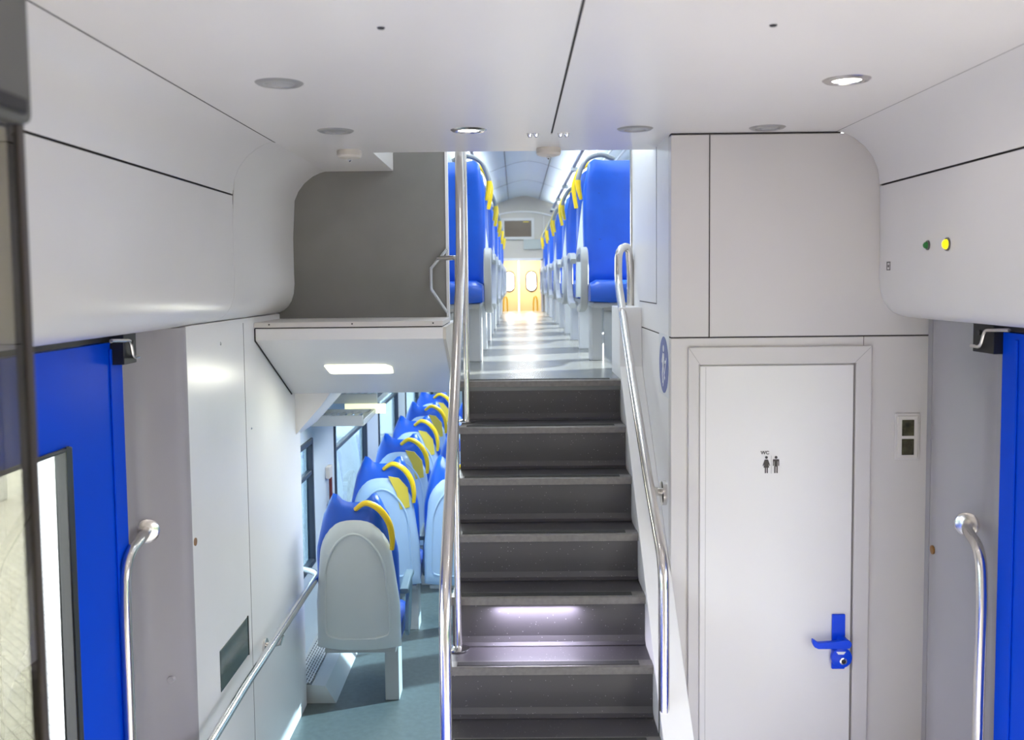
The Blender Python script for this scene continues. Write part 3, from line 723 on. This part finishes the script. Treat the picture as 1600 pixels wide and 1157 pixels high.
def make_seat(s, style):
    """s=-1: aisle on local -x; the sitter faces -y; origin on the floor under the cushion"""
    t = thing('train_seat', '', 'seat')
    yc = lambda z: .19 + max(0, z-.45)*.10 + max(0, z-1.0)*(-.05)
    # seat cushion
    b = MB(); N = 10
    pro = [(-.29, .345), (-.305, .38), (-.300, .43), (-.275, .462), (-.20, .472), (0, .452), (.14, .445), (.15, .345)]
    ring = []
    for k in range(13):
        u = -1 + k/6; x = .215*math.sin(u*PI/2) if False else .215*u
        e = max(0, 1-abs(u)**8)**.5
        ring.append([(x, y*(.97+.03*e), .345 + (z-.345)*(.80+.20*e) + .008*abs(u)**2) for y, z in pro])
    n = len(pro); vs = [p for r in ring for p in r]; fs = []
    for k in range(12):
        for i in range(n): fs.append((k*n+i, k*n+(i+1) % n, (k+1)*n+(i+1) % n, (k+1)*n+i))
    fs += [tuple(range(n)), tuple(range(12*n, 13*n))[::-1]]
    b.add(vs, fs); b.build('seat_cushion', SEATB, t, ang=50)
    MB().box(-.20, .20, -.26, .17, .315, .347).build('seat_pan', ARM, t, bevel=.01)
    # upholstered backrest, with raised shoulders
    def w(v): return .208 + .018*math.sin(v*PI) - .020*max(0, v-.80)/.20
    if style.startswith('upper'):
        ztop = lambda u: 1.205 + .012*abs(u)**3 - .035*max(0, abs(u)-.82)/.18
    else:
        ztop = lambda u: 1.185 + .050*math.exp(-((abs(u)-.62)/.22)**2) - .075*max(0, abs(u)-.72)/.28
        w = lambda v: .222 + .004*math.sin(v*PI) - .045*max(0, v-.70)/.30
    bk = sheet(w, .43, ztop, lambda z: yc(z) - .012, .105 if style.startswith('upper') else .11, .060 if style.startswith('upper') else .035, power=4).build('backrest', SEATB, t, ang=75)
    if style.startswith('upper'):
        # seam line under the head cushion and the side bolsters
        for z in (1.0, .72):
            MB().tube([(x, yc(z)-.012-.048+.002-.060*abs(x/.215)**2.2, z) for x in (-.13, -.1, -.05, 0, .05, .1, .13)], .0035, 6).build('head_seam', mat('blue_seam', (.008, .05, .30), .5), bk)
    # rear shell with rounded top
    H = 1.14 if style.startswith('upper') else 1.10
    def wsh(v): return .232 - .006*v - .028*max(0, v-.5)/.5
    zt = lambda u: H - .22*(1-max(0, 1-abs(u)**2.3)**.5)
    sh = sheet(wsh, .36, zt, lambda z: yc(z)+.045, .055, .055, power=8).build('back_shell', SHELL_DAYLIT if style == 'lowerdaylit' else SHELL, t, ang=75)
    # embossed line on the shell
    pts = []
    for k in range(0, 41):
        a = k/40
        if a < .28: x, z = -.175+.0*a, .47 + a/.28*.33
        elif a < .72:
            q = (a-.28)/.44*PI; x, z = -.175*math.cos(q)*(1 - .10*math.sin(q)), .80 + .23*math.sin(q)
        else: x, z = .175, .80 - (a-.72)/.28*.33
        taper = 1 - .12*max(0, (z-.55)/.45); pts.append((x*taper, 0, z))
    pts = [(-.13, 0, .435)] + pts + [(.13, 0, .435), (-.13, 0, .435)]
    pts = bend(pts[1:-2] and ([(-.10, 0, .43), (-.165, 0, .44)] + pts[1:-2] + [(.165, 0, .44), (.10, 0, .43), (-.10, 0, .43)]), .03, 3)
    pp = [(x, yc(z)+.045+.0285-.055*abs(x/.22)**2.2, z) for x, _, z in pts]
    MB().tube(pp, .007, 8).build('embossed_rib', SHELL_DAYLIT if style == 'lowerdaylit' else SHELL, sh)
    # pedestal
    MB().prism([(s*.16-.04, -.06), (s*.16-.03, -.075), (s*.16+.03, -.075), (s*.16+.04, -.06), (s*.16+.04, .07), (s*.16-.04, .07)], 'z', 0, .32).build('leg', mat('leg_white', (.60, .62, .64), .35) if style.startswith('upper') else ARM, t, bevel=.004)
    if style != 'upper' or True:
        pass
    # armrests
    for sx in ((s,) if style == 'lower' else (s, -s)):
        x = sx*.245
        if style.startswith('upper'):
            path = [(x, .10, .30), (x, -.16, .33), (x, -.235, .42), (x, -.25, .56), (x, -.205, .635), (x, -.05, .645), (x, .13, .63), (x, .19, .60)]
            MB().tube(smoothpath(path, 5), .02, flat=(.022, .019)).build('armrest', ARM, t)
        else:
            MB().tube(smoothpath([(x, .14, .655), (x, -.02, .675), (x, -.16, .67)], 4), .02, flat=(.024, .016)).build('armrest', ARMD, t, bevel=.004)
            MB().prism([(-.16, .68), (-.05, .66), (.06, .40), (.03, .36), (-.06, .38), (-.17, .60)], 'x', x-.012, x+.012).build('armrest_panel', ARMD, t, bevel=.006)
    # grab handle at the aisle shoulder
    if style == 'upper':
        path = smoothpath([(s*.02, .28, 1.215), (s*.10, .275, 1.245), (s*.19, .27, 1.215), (s*.236, .265, 1.13), (s*.245, .26, 1.06), (s*.228, .25, .97)], 5)
        g = MB().tube(path[:20], .0155, 10).build('grab_handle', TUBEG, t)
        MB().tube(path[18:], [.0175 - .008*(k/(len(path)-19))**2 for k in range(len(path)-18)], 10).build('grip', YEL, g)
    elif style == 'upperaway':
        path = smoothpath([(s*.02, .28, 1.215), (s*.10, .275, 1.245), (s*.19, .27, 1.215), (s*.236, .265, 1.13), (s*.245, .26, 1.06), (s*.228, .25, .95)], 5)
        MB().tube(path, [.013 + .004*math.sin(k/(len(path)-1)*PI) for k in range(len(path))], 10).build('grab_handle', YEL, t)
    else:
        path = smoothpath([(s*.01, .285, 1.155), (s*.07, .31, 1.195), (s*.14, .315, 1.165), (s*.19, .305, 1.09), (s*.205, .285, 1.0), (s*.20, .265, .93)], 5)
        MB().tube(path, [.012 + .006*math.sin(k/(len(path)-1)*PI) for k in range(len(path))], 10).build('grab_handle', YEL, t)
        if style == 'lowerdaylit':
            q = [(.045, 1.115), (.11, 1.10), (.165, 1.03), (.175, .90), (.115, .89), (.095, 1.0)]
            vs = [(s*x, yc(z)+.045+.030-.055*abs(x/.22)**2.2, z) for x, z in q]; n = len(q)
            vs += [(x, y-.012, z) for x, y, z in vs]
            MB().add(vs, [tuple(range(n)), tuple(range(n, 2*n))[::-1]] + [(i, (i+1) % n, n+(i+1) % n, n+i) for i in range(n)]).build('grip_plate', mat('yellow_plate', (.62, .50, .06), .5), t)
    return t
protos = {}
def seat(style, s, x, y, z, facing, label, group):
    key = (style, s)
    if key not in protos: protos[key] = make_seat(s, style); o = protos[key]
    else: o = copy_tree(protos[key])
    o.location = (x, y, z); o.rotation_euler = (0, 0, 0 if facing < 0 else PI)
    o['label'] = label; o['category'] = 'seat'; o['group'] = group
    return o
ordn = ['first', 'second', 'third', 'fourth', 'fifth']
for k in range(5):
    yb = 5.52 + 1.90*k
    adj = ['nearest the stairs', 'second bay from the stairs', 'third bay from the stairs', 'fourth bay from the stairs', 'farthest bay'][k]
    for sd, x, nm in ((1, .635, 'right'), (-1, -.405, 'left')):
        sa = -1 if sd > 0 else 1   # aisle side in local x when facing the camera
        seat('upper', sa, x, yb, FZ, -1, 'blue upper-deck seat facing the viewer, %s side, %s' % (nm, adj), 'blue seats along the upper-deck aisle')
        seat('upperaway', -sa, x, yb+.94, FZ, 1, 'blue upper-deck seat facing away, %s side, %s' % (nm, adj), 'blue seats along the upper-deck aisle')
# lower deck: all face away from the viewer
seat('lower', -1, -.885, 5.20, 0, 1, 'nearest lower-deck seat with grey rear shell, blue top and yellow grab handle', 'lower-deck seats seen from behind')
lows = ['directly behind the nearest grey-backed seat', 'third from the viewer', 'fourth from the viewer', 'fifth from the viewer', 'farthest one visible']
for k in range(5):
    y = 6.27 + .93*k
    seat('lowerdaylit', -1, -.885, y, 0, 1, 'lower-deck seat by the window, back tinted by blue daylight, %s' % lows[k], 'lower-deck seats seen from behind')
    seat('lowerdaylit', -1, -.40, y, 0, 1, 'aisle-side lower-deck seat with back tinted by blue daylight, %s' % ['second row from the viewer', 'third row', 'fourth row', 'fifth row', 'farthest row'][k], 'lower-deck seats seen from behind')

# ------------------------------------------------------------------ glass screen close to the viewer, far left
t = thing('glass_screen', 'tinted glass draught screen with dark edge at the far left, close to the viewer', 'screen', (-.68, 0, 0))
MB().box(-.005, .005, .35, 1.272, .3, 2.62).build('glass_pane', SCRG, t)
MB().box(-.009, .009, 1.268, 1.286, .28, 2.60).build('edge_strip', mat('edge_dark', (.045, .035, .03), .4), t, bevel=.003)
MB().box(-.02, .022, .75, 1.288, 2.59, 2.928).build('top_housing', mat('housing_grey', (.10, .10, .095), .5), t, bevel=.012, seg=3)
MB().box(.016, .028, .9, 1.262, 2.60, 2.622).build('clamp', BLACK, t, bevel=.004)
MB().box(-.03, .03, .35, 1.28, 0, .32).build('bottom_rail', POST, t)

# ------------------------------------------------------------------ outside
gl = struct(MB().box(-9, -1.5, -12, 30, -.40, -.25).build('pavement', PAVE))
gr = struct(MB().box(6.6, 60, -40, 50, -.9, -.6).build('ground_right', GRASS))
struct(MB().box(1.78, 6.6, -40, 50, -.9, -.62).build('trackside', PAVE))
gr2 = struct(MB().box(-60, -9, -40, 50, -.5, -.3).build('ground_left', GRASS))
b = MB(); b.box(-7.0, -6.7, 4, 10.6, -.25, .9)
tag(b.build('boundary_wall', RENDER, bevel=.02), 'pale rendered wall across the pavement outside the left door', 'wall')
b = MB(); b.box(-6.7, -6.3, 10.9, 11.3, -.25, 2.9)
tag(b.build('column', RENDER, bevel=.02), 'pale square column standing on the pavement outside the left door', 'column')
def bush(name, x, y, z, r, n, m, lab):
    b = MB()
    for i in range(n):
        a, e, q = random.uniform(0, 2*PI), random.uniform(0, PI/2), random.uniform(.5, 1)*r
        c = Vector((x+q*math.cos(a)*math.cos(e), y+q*math.sin(a)*math.cos(e), z+q*math.sin(e)*.9)); d = Vector((random.gauss(0, 1), random.gauss(0, 1), random.gauss(0, 1))).normalized(); f = d.orthogonal().normalized(); l = r*.22
        b.add([c-d*l, c+f*l*.35, c+d*l, c-f*l*.35], [(0, 1, 2, 3)])
    b.tube([(x, y, z-.05), (x, y, z+r*.6)], .01, 6)
    tag(b.build(name, m), lab, 'plant')
bush('weed', -6.2, 10.0, -.25, .28, 160, LEAF, 'small green weed growing from the pavement outside the left door')
def hedge(name, x0, x1, y0, y1, z1, lab):
    b = MB(); random.seed(7)
    for i in range(9000):
        x, y, z = random.uniform(x0, x1), random.uniform(y0, y1), random.uniform(-.6, z1); k = random.random()
        if k < .45: x = random.choice((x0, x1))
        elif k < .7: z = z1
        c = Vector((x, y, z)) + Vector([random.gauss(0, .06) for _ in range(3)]); d = Vector([random.gauss(0, 1) for _ in range(3)]).normalized(); f = d.orthogonal().normalized()
        b.add([c-d*.12, c+f*.06, c+d*.12, c-f*.06], [(0, 1, 2, 3)])
    b.box(x0+.2, x1-.2, y0, y1, -.6, z1-.2)
    o = b.build(name, HEDGE, smooth=False); tag(o, lab, 'hedge'); return o
hedge('hedge', 7, 8.4, -6, 16, 1.5, 'green hedge outside on the right side of the train')

# ------------------------------------------------------------------ light
w = bpy.data.worlds.new('sky'); S.world = w; w.use_nodes = True
nt = w.node_tree; bg = nt.nodes['Background']
sky = nt.nodes.new('ShaderNodeTexSky'); sky.sky_type = 'HOSEK_WILKIE'; sky.sun_direction = Vector((.8, .45, .55)).normalized(); sky.turbidity = 3.5
mx = nt.nodes.new('ShaderNodeMix'); mx.data_type = 'RGBA'; mx.inputs['Factor'].default_value = .35
mx.inputs[7].default_value = (.90, .90, .92, 1)
mx.inputs['Factor'].default_value = .85
nt.links.new(sky.outputs[0], mx.inputs[6]); nt.links.new(mx.outputs[2], bg.inputs['Color'])
bg.inputs['Strength'].default_value = 9.0
sd = bpy.data.lights.new('sun', 'SUN'); sd.energy = 26.0; sd.angle = .02; sd.color = (1, .95, .86)
so = bpy.data.objects.new('sun', sd); C.objects.link(so)
so.rotation_euler = Vector((.80, .30, .38)).to_track_quat('Z', 'Y').to_euler()
def area(name, loc, rot, sx, sy, e, col):
    ld = bpy.data.lights.new(name, 'AREA'); ld.shape = 'RECTANGLE'; ld.size = sx; ld.size_y = sy; ld.energy = e; ld.color = col
    o = bpy.data.objects.new(name, ld); C.objects.link(o); o.location = loc; o.rotation_euler = rot; return o
area('coach_fill', (.18, 4.40, 3.62), (0, 0, 0), .25, .5, 5.5, (.88, .95, 1))  # unseen light added over the stairwell to brighten the left header end
for sx in (-1, 1): area('cove_fill', (XC-.04+sx*.52, 9.6, 3.40), (0, math.radians(180-sx*-25), 0), .05, 9.2, 42, (.88, .96, 1))  # unseen uplights added to brighten the upper ceiling
# step light, soffit lamp, added unseen coach fills, warm far-end fill
area('step_lamp', (.065, nose_y(4)-.012, nose_z(4)-.036), (math.radians(-14), 0, 0), .32, .012, 3.6, (.80, .76, 1))
area('soffit_lamp_light', (-.78, 4.57, on_sof(4.57)-.02), (math.radians(-26), 0, 0), .30, .09, 2.6, (1, 1, .86))
for y in (5.6, 8.2, 10.8, 13.2): area('coach_fill', (XC-.04, y, 3.62), (0, 0, 0), .25, .9, 15, (.86, .94, 1))  # unseen overhead lights added to brighten the upper deck
for y in (5.4, 7.2, 9.0, 11.0): area('lower_deck_fill', (-.45, y, 1.775), (0, 0, 0), .25, .9, 20, (.88, .96, 1))  # unseen overhead lights added to brighten the lower deck
area('far_glow_fill', (.1, 15.4, 2.88), (0, 0, 0), .5, .5, 40, (1, .72, .38))  # added light giving the warm sun glow at the far end

# ------------------------------------------------------------------ camera
F_ = 1450.0
cd = bpy.data.cameras.new('camera'); cam = bpy.data.objects.new('camera', cd); C.objects.link(cam)
cd.sensor_fit = 'HORIZONTAL'; cd.sensor_width = 36; cd.lens = 36*F_/1600
cd.shift_y = -(578.5-533)/1600
cd.clip_start = .02; cd.clip_end = 300
pitch, yaw, roll = math.atan(93/F_), math.atan(7/F_), .0105
M = Matrix.Rotation(yaw, 4, 'Z') @ Matrix.Rotation(PI/2-pitch, 4, 'X') @ Matrix.Rotation(-roll, 4, 'Z')
cam.matrix_world = Matrix.Translation((0, 0, 2.37)) @ M
cd.dof.use_dof = True; cd.dof.focus_distance = 4.2; cd.dof.aperture_fstop = 3.2
S.camera = cam
S.view_settings.view_transform = 'Standard'; S.view_settings.look = 'None'; S.view_settings.gamma = 1
S.view_settings.exposure = 0.25
try: S.view_settings.use_curve_mapping = False
except Exception: pass
S.cycles.use_denoising = True
S.cycles.max_bounces = 10; S.cycles.diffuse_bounces = 6; S.cycles.transparent_max_bounces = 16; S.cycles.sample_clamp_indirect = 6
